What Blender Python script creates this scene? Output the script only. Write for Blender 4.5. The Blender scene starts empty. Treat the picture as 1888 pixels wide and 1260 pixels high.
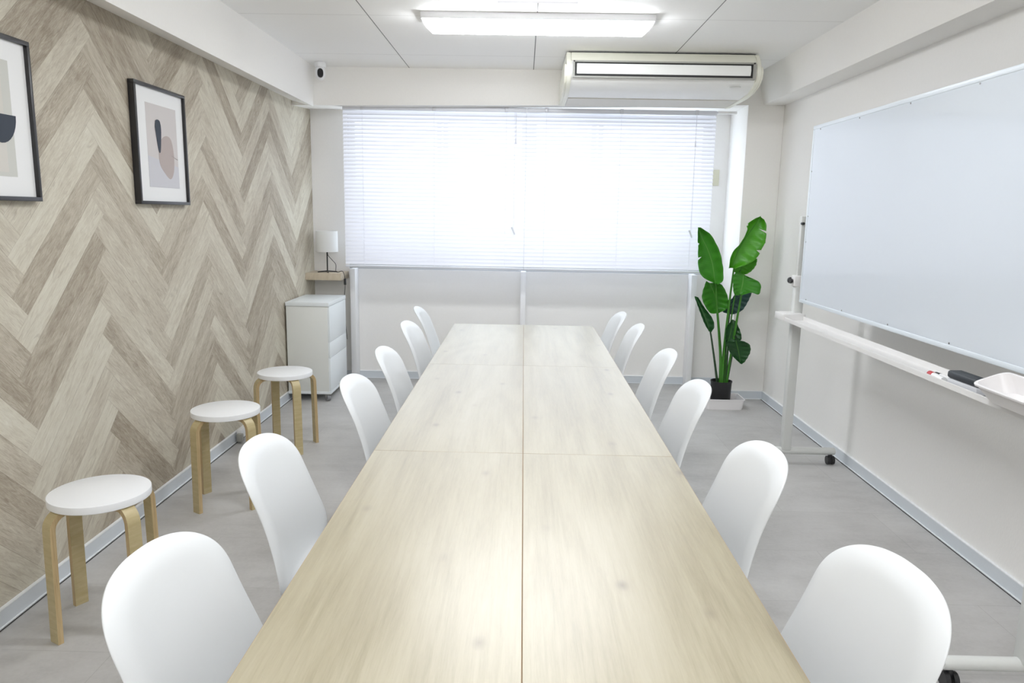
import bpy, bmesh, math, random
from mathutils import Vector, Matrix
random.seed(7)
S = bpy.context.scene
COL = S.collection
PI = math.pi

# ------------------------------------------------------------------ camera
H = 1.5
PITCH, YAW, ROLL = .1716, -.0131, .0176
_f = Vector((math.sin(YAW)*math.cos(PITCH), math.cos(YAW)*math.cos(PITCH), -math.sin(PITCH)))
_r = Vector((math.cos(YAW), -math.sin(YAW), 0)); _u = _r.cross(_f)
_r2 = _r*math.cos(ROLL) + _u*math.sin(ROLL); _u2 = -_r*math.sin(ROLL) + _u*math.cos(ROLL)
cam = bpy.data.cameras.new('camera'); camo = bpy.data.objects.new('camera', cam); COL.objects.link(camo)
cam.sensor_fit = 'HORIZONTAL'; cam.sensor_width = 36; cam.lens = 36*1364.73/1888
cam.clip_start = .02; cam.clip_end = 100
camo.matrix_world = Matrix(((_r2.x, _u2.x, -_f.x, 0), (_r2.y, _u2.y, -_f.y, 0), (_r2.z, _u2.z, -_f.z, H), (0, 0, 0, 1)))
S.camera = camo

# ------------------------------------------------------------------ light and exposure
SKY_STRENGTH = 2.15
LAMP_STRENGTH = 15.0
W = bpy.data.worlds.new('daylight'); S.world = W; W.use_nodes = True
bg = W.node_tree.nodes['Background']; bg.inputs[0].default_value = (.84, .9, 1, 1); bg.inputs[1].default_value = SKY_STRENGTH
S.view_settings.view_transform = 'Standard'; S.view_settings.look = 'None'
S.view_settings.gamma = 1; S.view_settings.use_curve_mapping = False
S.view_settings.exposure = 0.93
S.cycles.max_bounces = 12; S.cycles.diffuse_bounces = 6; S.cycles.transparent_max_bounces = 16
S.cycles.sample_clamp_indirect = 8

# ------------------------------------------------------------------ materials
def mat(name, col, rough=.5, metal=0, spec=.5, coat=0, emis=None, estr=0):
    m = bpy.data.materials.new(name); m.use_nodes = True
    b = m.node_tree.nodes['Principled BSDF']
    b.inputs['Base Color'].default_value = (*col, 1); b.inputs['Roughness'].default_value = rough
    b.inputs['Metallic'].default_value = metal; b.inputs['Specular IOR Level'].default_value = spec
    b.inputs['Coat Weight'].default_value = coat
    if emis: b.inputs['Emission Color'].default_value = (*emis, 1); b.inputs['Emission Strength'].default_value = estr
    # faint surface unevenness so nothing is a perfectly flat tone
    nt = m.node_tree; N = nt.nodes; L = nt.links
    tc = N.new('ShaderNodeTexCoord'); no = N.new('ShaderNodeTexNoise'); no.inputs['Scale'].default_value = 9
    hs = N.new('ShaderNodeMapRange'); hs.inputs['To Min'].default_value = max(0, rough-.03); hs.inputs['To Max'].default_value = min(1, rough+.03)
    L.new(tc.outputs['Object'], no.inputs['Vector']); L.new(no.outputs['Fac'], hs.inputs['Value']); L.new(hs.outputs[0], b.inputs['Roughness'])
    return m
class NT:
    """small node helper"""
    def __init__(s, name):
        s.m = bpy.data.materials.new(name); s.m.use_nodes = True; s.t = s.m.node_tree
        s.b = s.t.nodes['Principled BSDF']; s.out = s.t.nodes['Material Output']
    def n(s, typ, ins=None, **kw):
        x = s.t.nodes.new(typ)
        for k, v in kw.items(): setattr(x, k, v)
        for k, v in (ins or {}).items():
            if isinstance(v, bpy.types.NodeSocket): s.t.links.new(v, x.inputs[k])
            else: x.inputs[k].default_value = v
        return x
    def l(s, a, b): s.t.links.new(a, b)
    def math(s, op, a, b=0, c=0):
        x = s.t.nodes.new('ShaderNodeMath'); x.operation = op
        for i, v in enumerate((a, b, c)):
            if isinstance(v, bpy.types.NodeSocket): s.t.links.new(v, x.inputs[i])
            else: x.inputs[i].default_value = v
        return x.outputs[0]
    def ramp(s, fac, stops, interp='LINEAR'):
        x = s.t.nodes.new('ShaderNodeValToRGB'); x.color_ramp.interpolation = interp
        e = x.color_ramp.elements
        while len(e) < len(stops): e.new(.5)
        for i, (p, c) in enumerate(stops):
            e[i].position = p; e[i].color = (*c, 1) if len(c) == 3 else c
        s.l(fac, x.inputs[0]); return x.outputs[0]
    def mix(s, fac, a, b, blend='MIX'):
        x = s.t.nodes.new('ShaderNodeMix'); x.data_type = 'RGBA'; x.blend_type = blend
        for i, v in ((0, fac), (6, a), (7, b)):
            if isinstance(v, bpy.types.NodeSocket): s.t.links.new(v, x.inputs[i])
            else: x.inputs[i].default_value = v if i == 0 else (*v, 1)
        return x.outputs[2]
    def bump(s, h, strength=.2, dist=.002):
        x = s.n('ShaderNodeBump', {'Strength': strength, 'Distance': dist, 'Height': h}); s.l(x.outputs[0], s.b.inputs['Normal'])

def m_wallpaper(name, col):
    g = NT(name); tc = g.n('ShaderNodeTexCoord').outputs['Object']
    mp = g.n('ShaderNodeMapping', {'Vector': tc, 'Scale': (140, 140, 60)}).outputs[0]
    a = g.n('ShaderNodeTexNoise', {'Vector': mp, 'Scale': 1.0, 'Detail': 3}).outputs['Fac']
    b = g.n('ShaderNodeTexNoise', {'Vector': tc, 'Scale': 1.1, 'Detail': 2}).outputs['Fac']
    c1 = g.mix(a, tuple(x*.975 for x in col), tuple(min(1, x*1.02) for x in col))
    g.l(g.mix(g.math('MULTIPLY', b, .12), c1, tuple(x*.95 for x in col)), g.b.inputs['Base Color'])
    g.b.inputs['Roughness'].default_value = .75; g.b.inputs['Specular IOR Level'].default_value = .3
    g.bump(a, .25, .0015); return g.m
def m_ceiling():
    g = NT('ceiling_board'); tc = g.n('ShaderNodeTexCoord').outputs['Object']
    xyz = g.n('ShaderNodeSeparateXYZ', {0: tc})
    def line(sock, off, period, w):
        t = g.math('FRACT', g.math('DIVIDE', g.math('SUBTRACT', sock, off-period*8), period))
        d = g.math('ABSOLUTE', g.math('SUBTRACT', t, .5)); d = g.math('SUBTRACT', .5, d)   # distance to a joint in periods
        return g.math('LESS_THAN', g.math('MULTIPLY', d, period), w)
    l1 = line(xyz.outputs[0], .052, .974, .0032); l2 = line(xyz.outputs[1], 4.505, 1.075, .0020)
    no = g.n('ShaderNodeTexNoise', {'Vector': tc, 'Scale': 60, 'Detail': 2}).outputs['Fac']
    base = g.mix(no, (.935, .93, .92), (.955, .95, .94))
    c = g.mix(g.math('MULTIPLY', l2, .6), base, (.35, .34, .33)); c = g.mix(g.math('MULTIPLY', l1, .85), c, (.10, .10, .10))
    g.l(c, g.b.inputs['Base Color']); g.b.inputs['Roughness'].default_value = .7
    g.bump(no, .1, .001); return g.m
def m_floor():
    g = NT('concrete_look_vinyl'); tc = g.n('ShaderNodeTexCoord').outputs['Object']
    xyz = g.n('ShaderNodeSeparateXYZ', {0: tc})
    br = g.n('ShaderNodeTexBrick', {'Vector': tc, 'Color1': (.0, .0, .0, 1), 'Color2': (1, 1, 1, 1), 'Mortar': (.5, .5, .5, 1), 'Scale': 1, 'Mortar Size': .0014, 'Brick Width': .914, 'Row Height': .457, 'Bias': 0.0})
    br.offset = .5
    big = g.n('ShaderNodeTexNoise', {'Vector': tc, 'Scale': 1.7, 'Detail': 7, 'Roughness': .62, 'Distortion': .5}).outputs['Fac']
    st = g.n('ShaderNodeTexNoise', {'Vector': g.n('ShaderNodeMapping', {'Vector': tc, 'Scale': (4.0, 8, 1)}).outputs[0], 'Scale': 1.3, 'Detail': 6, 'Roughness': .65}).outputs['Fac']
    fine = g.n('ShaderNodeTexNoise', {'Vector': tc, 'Scale': 55, 'Detail': 4, 'Roughness': .7}).outputs['Fac']
    f = g.math('ADD', g.math('MULTIPLY', big, .55), g.math('ADD', g.math('MULTIPLY', st, .28), g.math('MULTIPLY', fine, .17)))
    c = g.ramp(f, [(.32, (.355, .345, .335)), (.5, (.475, .465, .452)), (.68, (.56, .552, .54))])
    c = g.mix(g.math('MULTIPLY', g.n('ShaderNodeSeparateColor', {0: br.outputs['Color']}).outputs[0], .14), c, (.30, .29, .28))
    c = g.mix(g.math('MULTIPLY', br.outputs['Fac'], .35), c, (.22, .21, .20))
    g.l(c, g.b.inputs['Base Color'])
    g.l(g.math('ADD', .38, g.math('MULTIPLY', big, .2)), g.b.inputs['Roughness']); g.bump(fine, .08, .001); return g.m
def m_plank():
    """herringbone planks: UV u runs along the plank in metres, v across; attribute tone is the plank's own shade"""
    g = NT('washed_oak_planks'); uv = g.n('ShaderNodeUVMap').outputs[0]
    at = g.n('ShaderNodeAttribute'); at.attribute_name = 'tone'
    sep = g.n('ShaderNodeSeparateColor', {0: at.outputs['Color']}); tone, rnd = sep.outputs[0], sep.outputs[1]
    off = g.n('ShaderNodeCombineXYZ', {0: g.math('MULTIPLY', rnd, 37), 1: g.math('MULTIPLY', rnd, 91), 2: 0}).outputs[0]
    v = g.n('ShaderNodeVectorMath', {0: uv, 1: off}, operation='ADD').outputs[0]
    def N(sc, scale, det, rough, dist=0):
        return g.n('ShaderNodeTexNoise', {'Vector': g.n('ShaderNodeMapping', {'Vector': v, 'Scale': sc}).outputs[0], 'Scale': scale, 'Detail': det, 'Roughness': rough, 'Distortion': dist}).outputs['Fac']
    grain = N((4.2, 34, 1), 2.0, 7, .72, 1.3); broad = N((2.0, 7, 1), 1.2, 5, .6, 1.6); fine = N((16, 230, 1), 1.6, 4, .75, .15)
    knots = N((3.2, 9, 1), 1.5, 2, .5, 2.2)
    f = g.math('ADD', g.math('MULTIPLY', grain, .42), g.math('ADD', g.math('MULTIPLY', broad, .26), g.math('MULTIPLY', fine, .32)))
    f = g.math('ADD', f, g.math('MULTIPLY', g.math('SUBTRACT', tone, .48), .21))
    c = g.ramp(f, [(.28, (.215, .175, .125)), (.39, (.345, .295, .228)), (.49, (.475, .425, .342)), (.60, (.60, .56, .462)), (.74, (.69, .665, .57))])
    k = g.ramp(knots, [(.66, (0, 0, 0)), (.76, (1, 1, 1))]); c = g.mix(g.math('MULTIPLY', k, .3), c, (.20, .15, .11))
    s2 = g.n('ShaderNodeSeparateXYZ', {0: uv}); ve = g.math('ABSOLUTE', g.math('SUBTRACT', s2.outputs[1], .0565))
    edge = g.math('GREATER_THAN', ve, .0556); c = g.mix(g.math('MULTIPLY', edge, .5), c, (.16, .12, .09))
    g.l(c, g.b.inputs['Base Color']); g.b.inputs['Roughness'].default_value = .62; g.b.inputs['Specular IOR Level'].default_value = .35
    g.bump(fine, .12, .001); return g.m
def m_oak_top():
    g = NT('light_oak_laminate'); tc = g.n('ShaderNodeTexCoord').outputs['Object']
    oi = g.n('ShaderNodeObjectInfo').outputs['Random']
    v = g.n('ShaderNodeVectorMath', {0: tc, 1: g.n('ShaderNodeCombineXYZ', {0: g.math('MULTIPLY', oi, 23), 1: g.math('MULTIPLY', oi, 57), 2: 0}).outputs[0]}, operation='ADD').outputs[0]
    def N(sc, scale, det, rough, dist=0):
        return g.n('ShaderNodeTexNoise', {'Vector': g.n('ShaderNodeMapping', {'Vector': v, 'Scale': sc}).outputs[0], 'Scale': scale, 'Detail': det, 'Roughness': rough, 'Distortion': dist}).outputs['Fac']
    broad = N((6.0, .8, 1), 1.2, 4, .6, .5); grain = N((60, 2.2, 1), 1.5, 5, .65, .3); fine = N((190, 14, 1), 1.5, 3, .7)
    rings = g.math('FRACT', g.math('MULTIPLY', N((3.0, .55, 1), 1.0, 1, .3, .2), 9)); rings = g.math('ABSOLUTE', g.math('SUBTRACT', rings, .5))
    f = g.math('ADD', g.math('MULTIPLY', broad, .46), g.math('ADD', g.math('MULTIPLY', grain, .34), g.math('ADD', g.math('MULTIPLY', fine, .14), g.math('MULTIPLY', rings, .14))))
    c = g.ramp(f, [(.32, (.255, .212, .125)), (.45, (.355, .308, .197)), (.55, (.415, .368, .248)), (.70, (.475, .43, .315))])
    vo = g.n('ShaderNodeTexVoronoi', {'Vector': g.n('ShaderNodeMapping', {'Vector': v, 'Scale': (3.6, 2.1, 1)}).outputs[0], 'Scale': 1.0, 'Randomness': 1}, voronoi_dimensions='2D')
    kn = g.ramp(vo.outputs['Distance'], [(.0, (1, 1, 1)), (.022, (.7, .7, .7)), (.06, (.12, .12, .12)), (.11, (0, 0, 0))])
    c = g.mix(g.math('MULTIPLY', kn, g.math('MULTIPLY', g.n('ShaderNodeSeparateColor', {0: vo.outputs['Color']}).outputs[0], .85)), c, (.17, .12, .08))
    cr = g.ramp(N((13, .8, 1), 1.2, 3, .5, 1.6), [(.485, (0, 0, 0)), (.5, (1, 1, 1)), (.515, (0, 0, 0))]); c = g.mix(g.math('MULTIPLY', cr, .10), c, (.28, .2, .12))
    g.l(c, g.b.inputs['Base Color'])
    g.l(g.math('ADD', .26, g.math('MULTIPLY', grain, .14)), g.b.inputs['Roughness']); g.b.inputs['Specular IOR Level'].default_value = .8; g.b.inputs['Coat Weight'].default_value = .9; g.b.inputs['Coat Roughness'].default_value = .33
    g.bump(fine, .05, .0006); return g.m
def m_wood(name, c1, c2, sc=(3, 3, 40), rough=.45):
    g = NT(name); tc = g.n('ShaderNodeTexCoord').outputs['Object']
    f = g.n('ShaderNodeTexNoise', {'Vector': g.n('ShaderNodeMapping', {'Vector': tc, 'Scale': sc}).outputs[0], 'Scale': 2, 'Detail': 5, 'Roughness': .6, 'Distortion': .4}).outputs['Fac']
    g.l(g.ramp(f, [(.3, c1), (.7, c2)]), g.b.inputs['Base Color']); g.b.inputs['Roughness'].default_value = rough; g.bump(f, .05, .0005); return g.m
def m_leaf(name, c1, c2, c3):
    g = NT(name); uv = g.n('ShaderNodeUVMap').outputs[0]; s2 = g.n('ShaderNodeSeparateXYZ', {0: uv})
    ac = g.math('ABSOLUTE', g.math('SUBTRACT', s2.outputs[0], .5))
    ve = g.math('FRACT', g.math('MULTIPLY', g.math('ADD', s2.outputs[1], g.math('MULTIPLY', ac, .35)), 26))
    ve = g.math('ABSOLUTE', g.math('SUBTRACT', ve, .5))
    no = g.n('ShaderNodeTexNoise', {'Vector': uv, 'Scale': 3, 'Detail': 2}).outputs['Fac']
    c = g.mix(no, c1, c2); c = g.mix(g.math('MULTIPLY', ve, .35), c, tuple(x*.7 for x in c1))
    rib = g.math('LESS_THAN', ac, .016); c = g.mix(g.math('MULTIPLY', rib, .8), c, c3)
    g.l(c, g.b.inputs['Base Color']); g.b.inputs['Roughness'].default_value = .38
    tr = g.n('ShaderNodeBsdfTranslucent', {'Color': (*c2, 1)}); mx = g.n('ShaderNodeMixShader', {0: .22})
    g.l(g.b.outputs[0], mx.inputs[1]); g.l(tr.outputs[0], mx.inputs[2]); g.l(mx.outputs[0], g.out.inputs[0]); g.bump(ve, .25, .002); return g.m
def m_slat():
    g = NT('white_slat'); g.b.inputs['Base Color'].default_value = (.82, .82, .85, 1); g.b.inputs['Roughness'].default_value = .4
    tr = g.n('ShaderNodeBsdfTranslucent', {'Color': (.93, .93, 1, 1)}); mx = g.n('ShaderNodeMixShader', {0: .30})
    g.l(g.b.outputs[0], mx.inputs[1]); g.l(tr.outputs[0], mx.inputs[2]); g.l(mx.outputs[0], g.out.inputs[0]); return g.m
def m_glass():
    g = NT('window_glass'); t = g.n('ShaderNodeBsdfTransparent', {'Color': (.96, .98, .98, 1)}); gl = g.n('ShaderNodeBsdfGlossy', {'Roughness': .02})
    mx = g.n('ShaderNodeMixShader', {0: .08}); g.l(t.outputs[0], mx.inputs[1]); g.l(gl.outputs[0], mx.inputs[2]); g.l(mx.outputs[0], g.out.inputs[0]); return g.m
def m_shade():
    g = NT('white_lamp_shade'); g.b.inputs['Base Color'].default_value = (.88, .88, .87, 1); g.b.inputs['Roughness'].default_value = .8
    tr = g.n('ShaderNodeBsdfTranslucent', {'Color': (.9, .9, .88, 1)}); mx = g.n('ShaderNodeMixShader', {0: .35})
    g.l(g.b.outputs[0], mx.inputs[1]); g.l(tr.outputs[0], mx.inputs[2]); g.l(mx.outputs[0], g.out.inputs[0]); return g.m
M = dict(
    wall=m_wallpaper('cream_wallpaper', (.875, .86, .835)), ceiling=m_ceiling(), floor=m_floor(), plank=m_plank(), oak=m_oak_top(),
    base=mat('grey_white_skirting', (.66, .70, .74), .4), basecap=mat('skirting_bead', (.86, .88, .9), .4), gapdark=mat('shadow_gap_dark', (.05, .05, .05), .8),
    post=mat('white_painted_steel', (.84, .84, .85), .35), chair=mat('white_plastic', (.70, .715, .72), .38),
    stooltop=mat('white_lacquer', (.86, .87, .885), .3), birch=m_wood('bentwood_birch', (.46, .375, .195), (.56, .47, .275), (5, 5, 30)), ply=m_wood('birch_ply_edge', (.42, .30, .15), (.60, .46, .26), (120, 120, 4)),
    edgeband=mat('oak_edge_band', (.42, .27, .14), .5), tlegs=mat('table_leg_metal', (.75, .75, .75), .35),
    black=mat('black_plastic', (.018, .018, .02), .4), blackmetal=mat('black_metal', (.02, .02, .022), .35, .3), frame=mat('black_frame', (.022, .021, .022), .35),
    mount=mat('white_mount_board', (.80, .80, .80), .6), greywheel=mat('grey_caster', (.25, .25, .26), .4), cabinet=mat('cabinet_white', (.76, .775, .75), .4), cabfront=mat('cabinet_front_white', (.80, .84, .86), .3), gap=mat('panel_gap', (.25, .25, .25), .7),
    shelf=m_wood('pale_oak_shelf', (.50, .42, .31), (.58, .50, .39), (20, 3, 8)), shade=m_shade(),
    board=mat('whiteboard_enamel', (.66, .71, .775), .06, spec=.5), alu=mat('white_aluminium', (.74, .80, .86), .35), stand=mat('stand_grey_white', (.66, .67, .65), .35), tray=mat('pen_tray_white', (.80, .79, .78), .4),
    plate=mat('pale_plate', (.62, .62, .60), .5), screw=mat('screw', (.3, .3, .3), .4, .8), bin=mat('white_polypropylene', (.82, .80, .80), .3), felt=mat('eraser_grip', (.035, .042, .05), .5), felt2=mat('eraser_felt', (.62, .63, .66), .8),
    red=mat('red_cap', (.55, .02, .025), .3), penwhite=mat('pen_white', (.85, .85, .85), .3), pot=mat('black_nursery_pot', (.012, .012, .013), .5), soil=mat('potting_soil', (.03, .022, .016), .95),
    leaf=m_leaf('bright_leaf', (.065, .34, .012), (.11, .44, .02), (.02, .12, .01)), leaf2=m_leaf('green_leaf', (.04, .25, .012), (.065, .33, .02), (.16, .40, .08)), leafd=m_leaf('dark_leaf', (.012, .075, .018), (.02, .11, .02), (.12, .32, .05)), leafb=m_leaf('bluish_leaf', (.03, .085, .08), (.05, .12, .11), (.12, .28, .10)),
    stemg=mat('green_stem', (.045, .20, .015), .45), stemd=mat('dark_stem', (.02, .055, .02), .45),
    ac=mat('aged_ivory_plastic', (.84, .835, .74), .4), acp=mat('white_panel', (.87, .87, .86), .4), acw=mat('louver_white', (.88, .89, .87), .4), acin=mat('intake_ivory', (.66, .64, .58), .5), acdark=mat('slot_dark', (.03, .03, .03), .7), acgrey=mat('grey_seal', (.36, .36, .33), .6),
    slat=m_slat(), glass=m_glass(), winframe=mat('window_frame_aluminium', (.6, .61, .63), .35, .4), rail=mat('blind_rail', (.76, .78, .84), .35), clear=mat('clear_plastic', (.7, .71, .76), .2),
    lampbody=mat('lamp_housing', (.78, .78, .79), .4), diffuser=mat('lamp_diffuser', (.9, .9, .9), .5, emis=(.95, .98, 1.02), estr=LAMP_STRENGTH), vent=mat('vent_white', (.92, .92, .92), .4), ventp=mat('pale_lilac_panel', (.68, .69, .76), .5, emis=(.92, .92, 1), estr=.35),
    camwhite=mat('camera_white', (.82, .82, .83), .3), camblack=mat('camera_face', (.01, .01, .012), .12), switch=mat('aged_switch_plate', (.66, .64, .50), .4),
    art1=mat('print_ground', (.60, .565, .555), .7), art1b=mat('print_lilac', (.57, .565, .60), .7), art2=mat('print_navy', (.035, .045, .065), .7), art3=mat('print_mauve', (.44, .375, .355), .7), art4=mat('print_beige', (.62, .595, .55), .7), art5=mat('print_sage', (.58, .58, .54), .7), ink=mat('print_ink_line', (.35, .32, .31), .7))

# ------------------------------------------------------------------ mesh helpers
class MB:
    def __init__(s): s.bm = bmesh.new()
    def box(s, x0, x1, y0, y1, z0, z1, bev=0, seg=2):
        vs = [s.bm.verts.new((x, y, z)) for x in (x0, x1) for y in (y0, y1) for z in (z0, z1)]
        fs = [s.bm.faces.new([vs[i] for i in f]) for f in ((0, 1, 3, 2), (4, 6, 7, 5), (0, 4, 5, 1), (2, 3, 7, 6), (0, 2, 6, 4), (1, 5, 7, 3))]
        if bev:
            es = list({e for f in fs for e in f.edges})
            bmesh.ops.bevel(s.bm, geom=es, offset=bev, segments=seg, affect='EDGES', profile=.5)
        return s
    def prism(s, prof, a0, a1, axis='x', bev=0):
        """polygon prof swept along an axis: x -> prof is (y,z); y -> (x,z); z -> (x,y)"""
        P = {'x': lambda a, p: (a, p[0], p[1]), 'y': lambda a, p: (p[0], a, p[1]), 'z': lambda a, p: (p[0], p[1], a)}[axis]
        A = [s.bm.verts.new(P(a0, p)) for p in prof]; B = [s.bm.verts.new(P(a1, p)) for p in prof]; n = len(prof)
        fs = [s.bm.faces.new(A), s.bm.faces.new(B[::-1])]
        for i in range(n): fs.append(s.bm.faces.new([A[(i+1) % n], A[i], B[i], B[(i+1) % n]]))
        if bev: bmesh.ops.bevel(s.bm, geom=list({e for f in fs for e in f.edges}), offset=bev, segments=2, affect='EDGES')
        return s
    def lathe(s, prof, n=32, cx=0, cy=0, sx=1, sy=1):
        rings = []
        for r, z in prof:
            rings.append([s.bm.verts.new((cx+sx*r*math.cos(2*PI*k/n), cy+sy*r*math.sin(2*PI*k/n), z)) for k in range(n)] if r > 1e-6 else [s.bm.verts.new((cx, cy, z))])
        for a, b in zip(rings, rings[1:]):
            for k in range(n):
                k2 = (k+1) % n
                q = [a[k % len(a)], a[k2 % len(a)], b[k2 % len(b)], b[k % len(b)]]
                q = list(dict.fromkeys(q))
                if len(q) > 2: s.bm.faces.new(q)
        return s
    def tube(s, pts, r, n=12, up=None):
        """round tube through pts; r a number or a list"""
        pts = [Vector(p) for p in pts]; R = r if isinstance(r, (list, tuple)) else [r]*len(pts)
        rings = []; ref = None
        for i, p in enumerate(pts):
            t = (pts[min(i+1, len(pts)-1)]-pts[max(i-1, 0)]).normalized()
            if ref is None: ref = Vector((0, 0, 1)) if abs(t.z) < .9 else Vector((1, 0, 0))
            a = (ref - t*ref.dot(t)).normalized(); ref = a; b = t.cross(a)
            rings.append([s.bm.verts.new(p+a*R[i]*math.cos(2*PI*k/n)+b*R[i]*math.sin(2*PI*k/n)) for k in range(n)])
        for A, B in zip(rings, rings[1:]):
            for k in range(n): s.bm.faces.new([A[k], A[(k+1) % n], B[(k+1) % n], B[k]])
        s.bm.faces.new(rings[0][::-1]); s.bm.faces.new(rings[-1]); return s
    def strip(s, pts, side, w, t, bev=.0015):
        """flat bar swept along pts: width w along the fixed vector side, thickness t"""
        pts = [Vector(p) for p in pts]; side = Vector(side).normalized(); rings = []
        for i, p in enumerate(pts):
            tg = (pts[min(i+1, len(pts)-1)]-pts[max(i-1, 0)]).normalized(); nn = tg.cross(side).normalized()
            c = [(-.5, -.5), (.5, -.5), (.5, .5), (-.5, .5)]
            rings.append([s.bm.verts.new(p+side*w*a+nn*t*b) for a, b in c])
        for A, B in zip(rings, rings[1:]):
            for k in range(4): s.bm.faces.new([A[k], A[(k+1) % 4], B[(k+1) % 4], B[k]])
        s.bm.faces.new(rings[0][::-1]); s.bm.faces.new(rings[-1]); return s
    def build(s, name, m, parent=None, smooth=True, loc=None, rot=None):
        bmesh.ops.recalc_face_normals(s.bm, faces=s.bm.faces[:])
        me = bpy.data.meshes.new(name); s.bm.to_mesh(me); s.bm.free()
        if smooth:
            for p in me.polygons: p.use_smooth = True
            me.set_sharp_from_angle(angle=math.radians(38))
        o = bpy.data.objects.new(name, me); COL.objects.link(o)
        for x in (m if isinstance(m, (list, tuple)) else [m]): me.materials.append(x)
        if parent: o.parent = parent
        if loc: o.location = loc
        if rot: o.rotation_euler = rot
        return o
def crv(pts, n=8):
    """Catmull-Rom through pts"""
    P = [Vector(p) for p in pts]; P = [P[0]*2-P[1]]+P+[P[-1]*2-P[-2]]; out = []
    for i in range(1, len(P)-2):
        for k in range(n):
            t = k/n; a, b, c, d = P[i-1:i+3]
            out.append(.5*((2*b)+(c-a)*t+(2*a-5*b+4*c-d)*t*t+(3*b-a-3*c+d)*t**3))
    return out+[P[-2]]
def tag(o, label, cat, group=None):
    o['label'] = label; o['category'] = cat
    if group: o['group'] = group
    return o
def thing(name, label, cat, loc=(0, 0, 0), rz=0, group=None):
    o = bpy.data.objects.new(name, None); COL.objects.link(o); o.empty_display_size = .1
    o.location = loc; o.rotation_euler = (0, 0, rz); return tag(o, label, cat, group)
def struct(o): o['kind'] = 'structure'; return o
def dup(root, loc, rz, label):
    def cp(o, par):
        c = o.copy(); COL.objects.link(c); c.parent = par
        for ch in list(kids[o.name]): cp(ch, c)
        return c
    kids = {}
    def walk(o):
        kids[o.name] = [x for x in list(COL.objects) if x.parent == o]
        for x in kids[o.name]: walk(x)
    walk(root); r = cp(root, None); r.location = loc; r.rotation_euler = (0, 0, rz); r['label'] = label; return r

# ------------------------------------------------------------------ the room
XL, XR, YF, YB, ZC = -1.855, 2.03, -2.6, 6.57, 2.61
WX0, WX1, WZ0, WZ1 = -1.545, 1.60, .99, 2.345
struct(MB().box(XL-.2, XR+.2, YF-.2, YB+.3, -.1, 0).build('floor', M['floor']))
struct(MB().box(XL-.2, XR+.2, YF-.2, YB+.3, ZC, ZC+.1).build('ceiling', M['ceiling']))
struct(MB().box(XR, XR+.2, YF, YB+.2, 0, ZC).build('wall_right', M['wall']))
struct(MB().box(XL-.2, XR+.2, YF-.2, YF, 0, ZC).build('wall_front', M['wall']))
w = MB(); w.box(XL-.2, WX0, YB, YB+.2, 0, ZC); w.box(WX1, XR+.2, YB, YB+.2, 0, ZC); w.box(WX0, WX1, YB, YB+.2, 0, WZ0); w.box(WX0, WX1, YB, YB+.2, WZ1, ZC)
struct(w.build('wall_back', M['wall']))

def herringbone():
    """plank-clad left wall: one polygon per plank, clipped to the wall, on a thin backing"""
    wd, n, ZS = .113, 7, .93; c = math.sqrt(.5)
    bm = bmesh.new(); uvl = bm.loops.layers.uv.new('UVMap'); cl = bm.loops.layers.float_color.new('tone')
    Y0, Y1, Z0, Z1 = YF, YB, 0.0, ZC
    def clip(poly, f):
        out = []
        for i in range(len(poly)):
            a, b = poly[i], poly[(i+1) % len(poly)]; fa, fb = f(a), f(b)
            if fa >= 0: out.append(a)
            if fa*fb < 0:
                t = fa/(fa-fb); out.append(tuple(a[k]+(b[k]-a[k])*t for k in range(4)))
        return out
    OY, OZ = 3.30-n*wd*c - .015, .055
    rg = random.Random(11)
    rng = 84
    def add(i0, i1, j0, j1, horiz):
        q = []
        for (i, j) in ((i0, j0), (i1, j0), (i1, j1), (i0, j1)):
            y = (i-j)*wd*c+OY; z = ((i+j)*wd*c+OZ)*ZS
            u, v = ((i-i0)*wd, (j-j0)*wd) if horiz else ((j-j0)*wd, (i-i0)*wd)
            q.append((y, z, u, v))
        for f in (lambda p: p[0]-Y0, lambda p: Y1-p[0], lambda p: p[1]-Z0, lambda p: Z1-p[1]):
            q = clip(q, f)
            if len(q) < 3: return
        fc = bm.faces.new([bm.verts.new((0, p[0], p[1])) for p in q])
        t = rg.choice((.1, .18, .3, .55, .62, .7, .78, .88, .95)); r = rg.random()
        for lp, p in zip(fc.loops, q): lp[uvl].uv = (p[2], p[3]); lp[cl] = (t, r, 0, 1)
        if fc.calc_area() < 1e-5: bm.faces.remove(fc)
    for j in range(-rng, rng):
        for m_ in range(-8, 9):
            i = j+2*n*m_
            if -rng < i < rng: add(i, i+n, j, j+1, True)
    for i in range(-rng, rng):
        for m_ in range(-8, 9):
            j = i-2*n+1+2*n*m_
            if -rng < j < rng: add(i, i+1, j, j+n, False)
    for f in bm.faces:
        f.normal_update()
        if f.normal.x < 0: f.normal_flip()
    back = MB(); 
    vs = [bm.verts.new((x, y, z)) for x in (-.2, -.001) for y in (Y0, Y1) for z in (Z0, Z1)]
    for f in ((0, 1, 3, 2), (4, 6, 7, 5), (0, 4, 5, 1), (2, 3, 7, 6), (0, 2, 6, 4), (1, 5, 7, 3)):
        fc = bm.faces.new([vs[i] for i in f]); fc.material_index = 1
    me = bpy.data.meshes.new('wall_left'); bm.to_mesh(me); bm.free(); o = bpy.data.objects.new('wall_left', me); COL.objects.link(o)
    me.materials.append(M['plank']); me.materials.append(M['wall']); o.location = (XL, 0, 0); struct(o)
herringbone()

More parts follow.
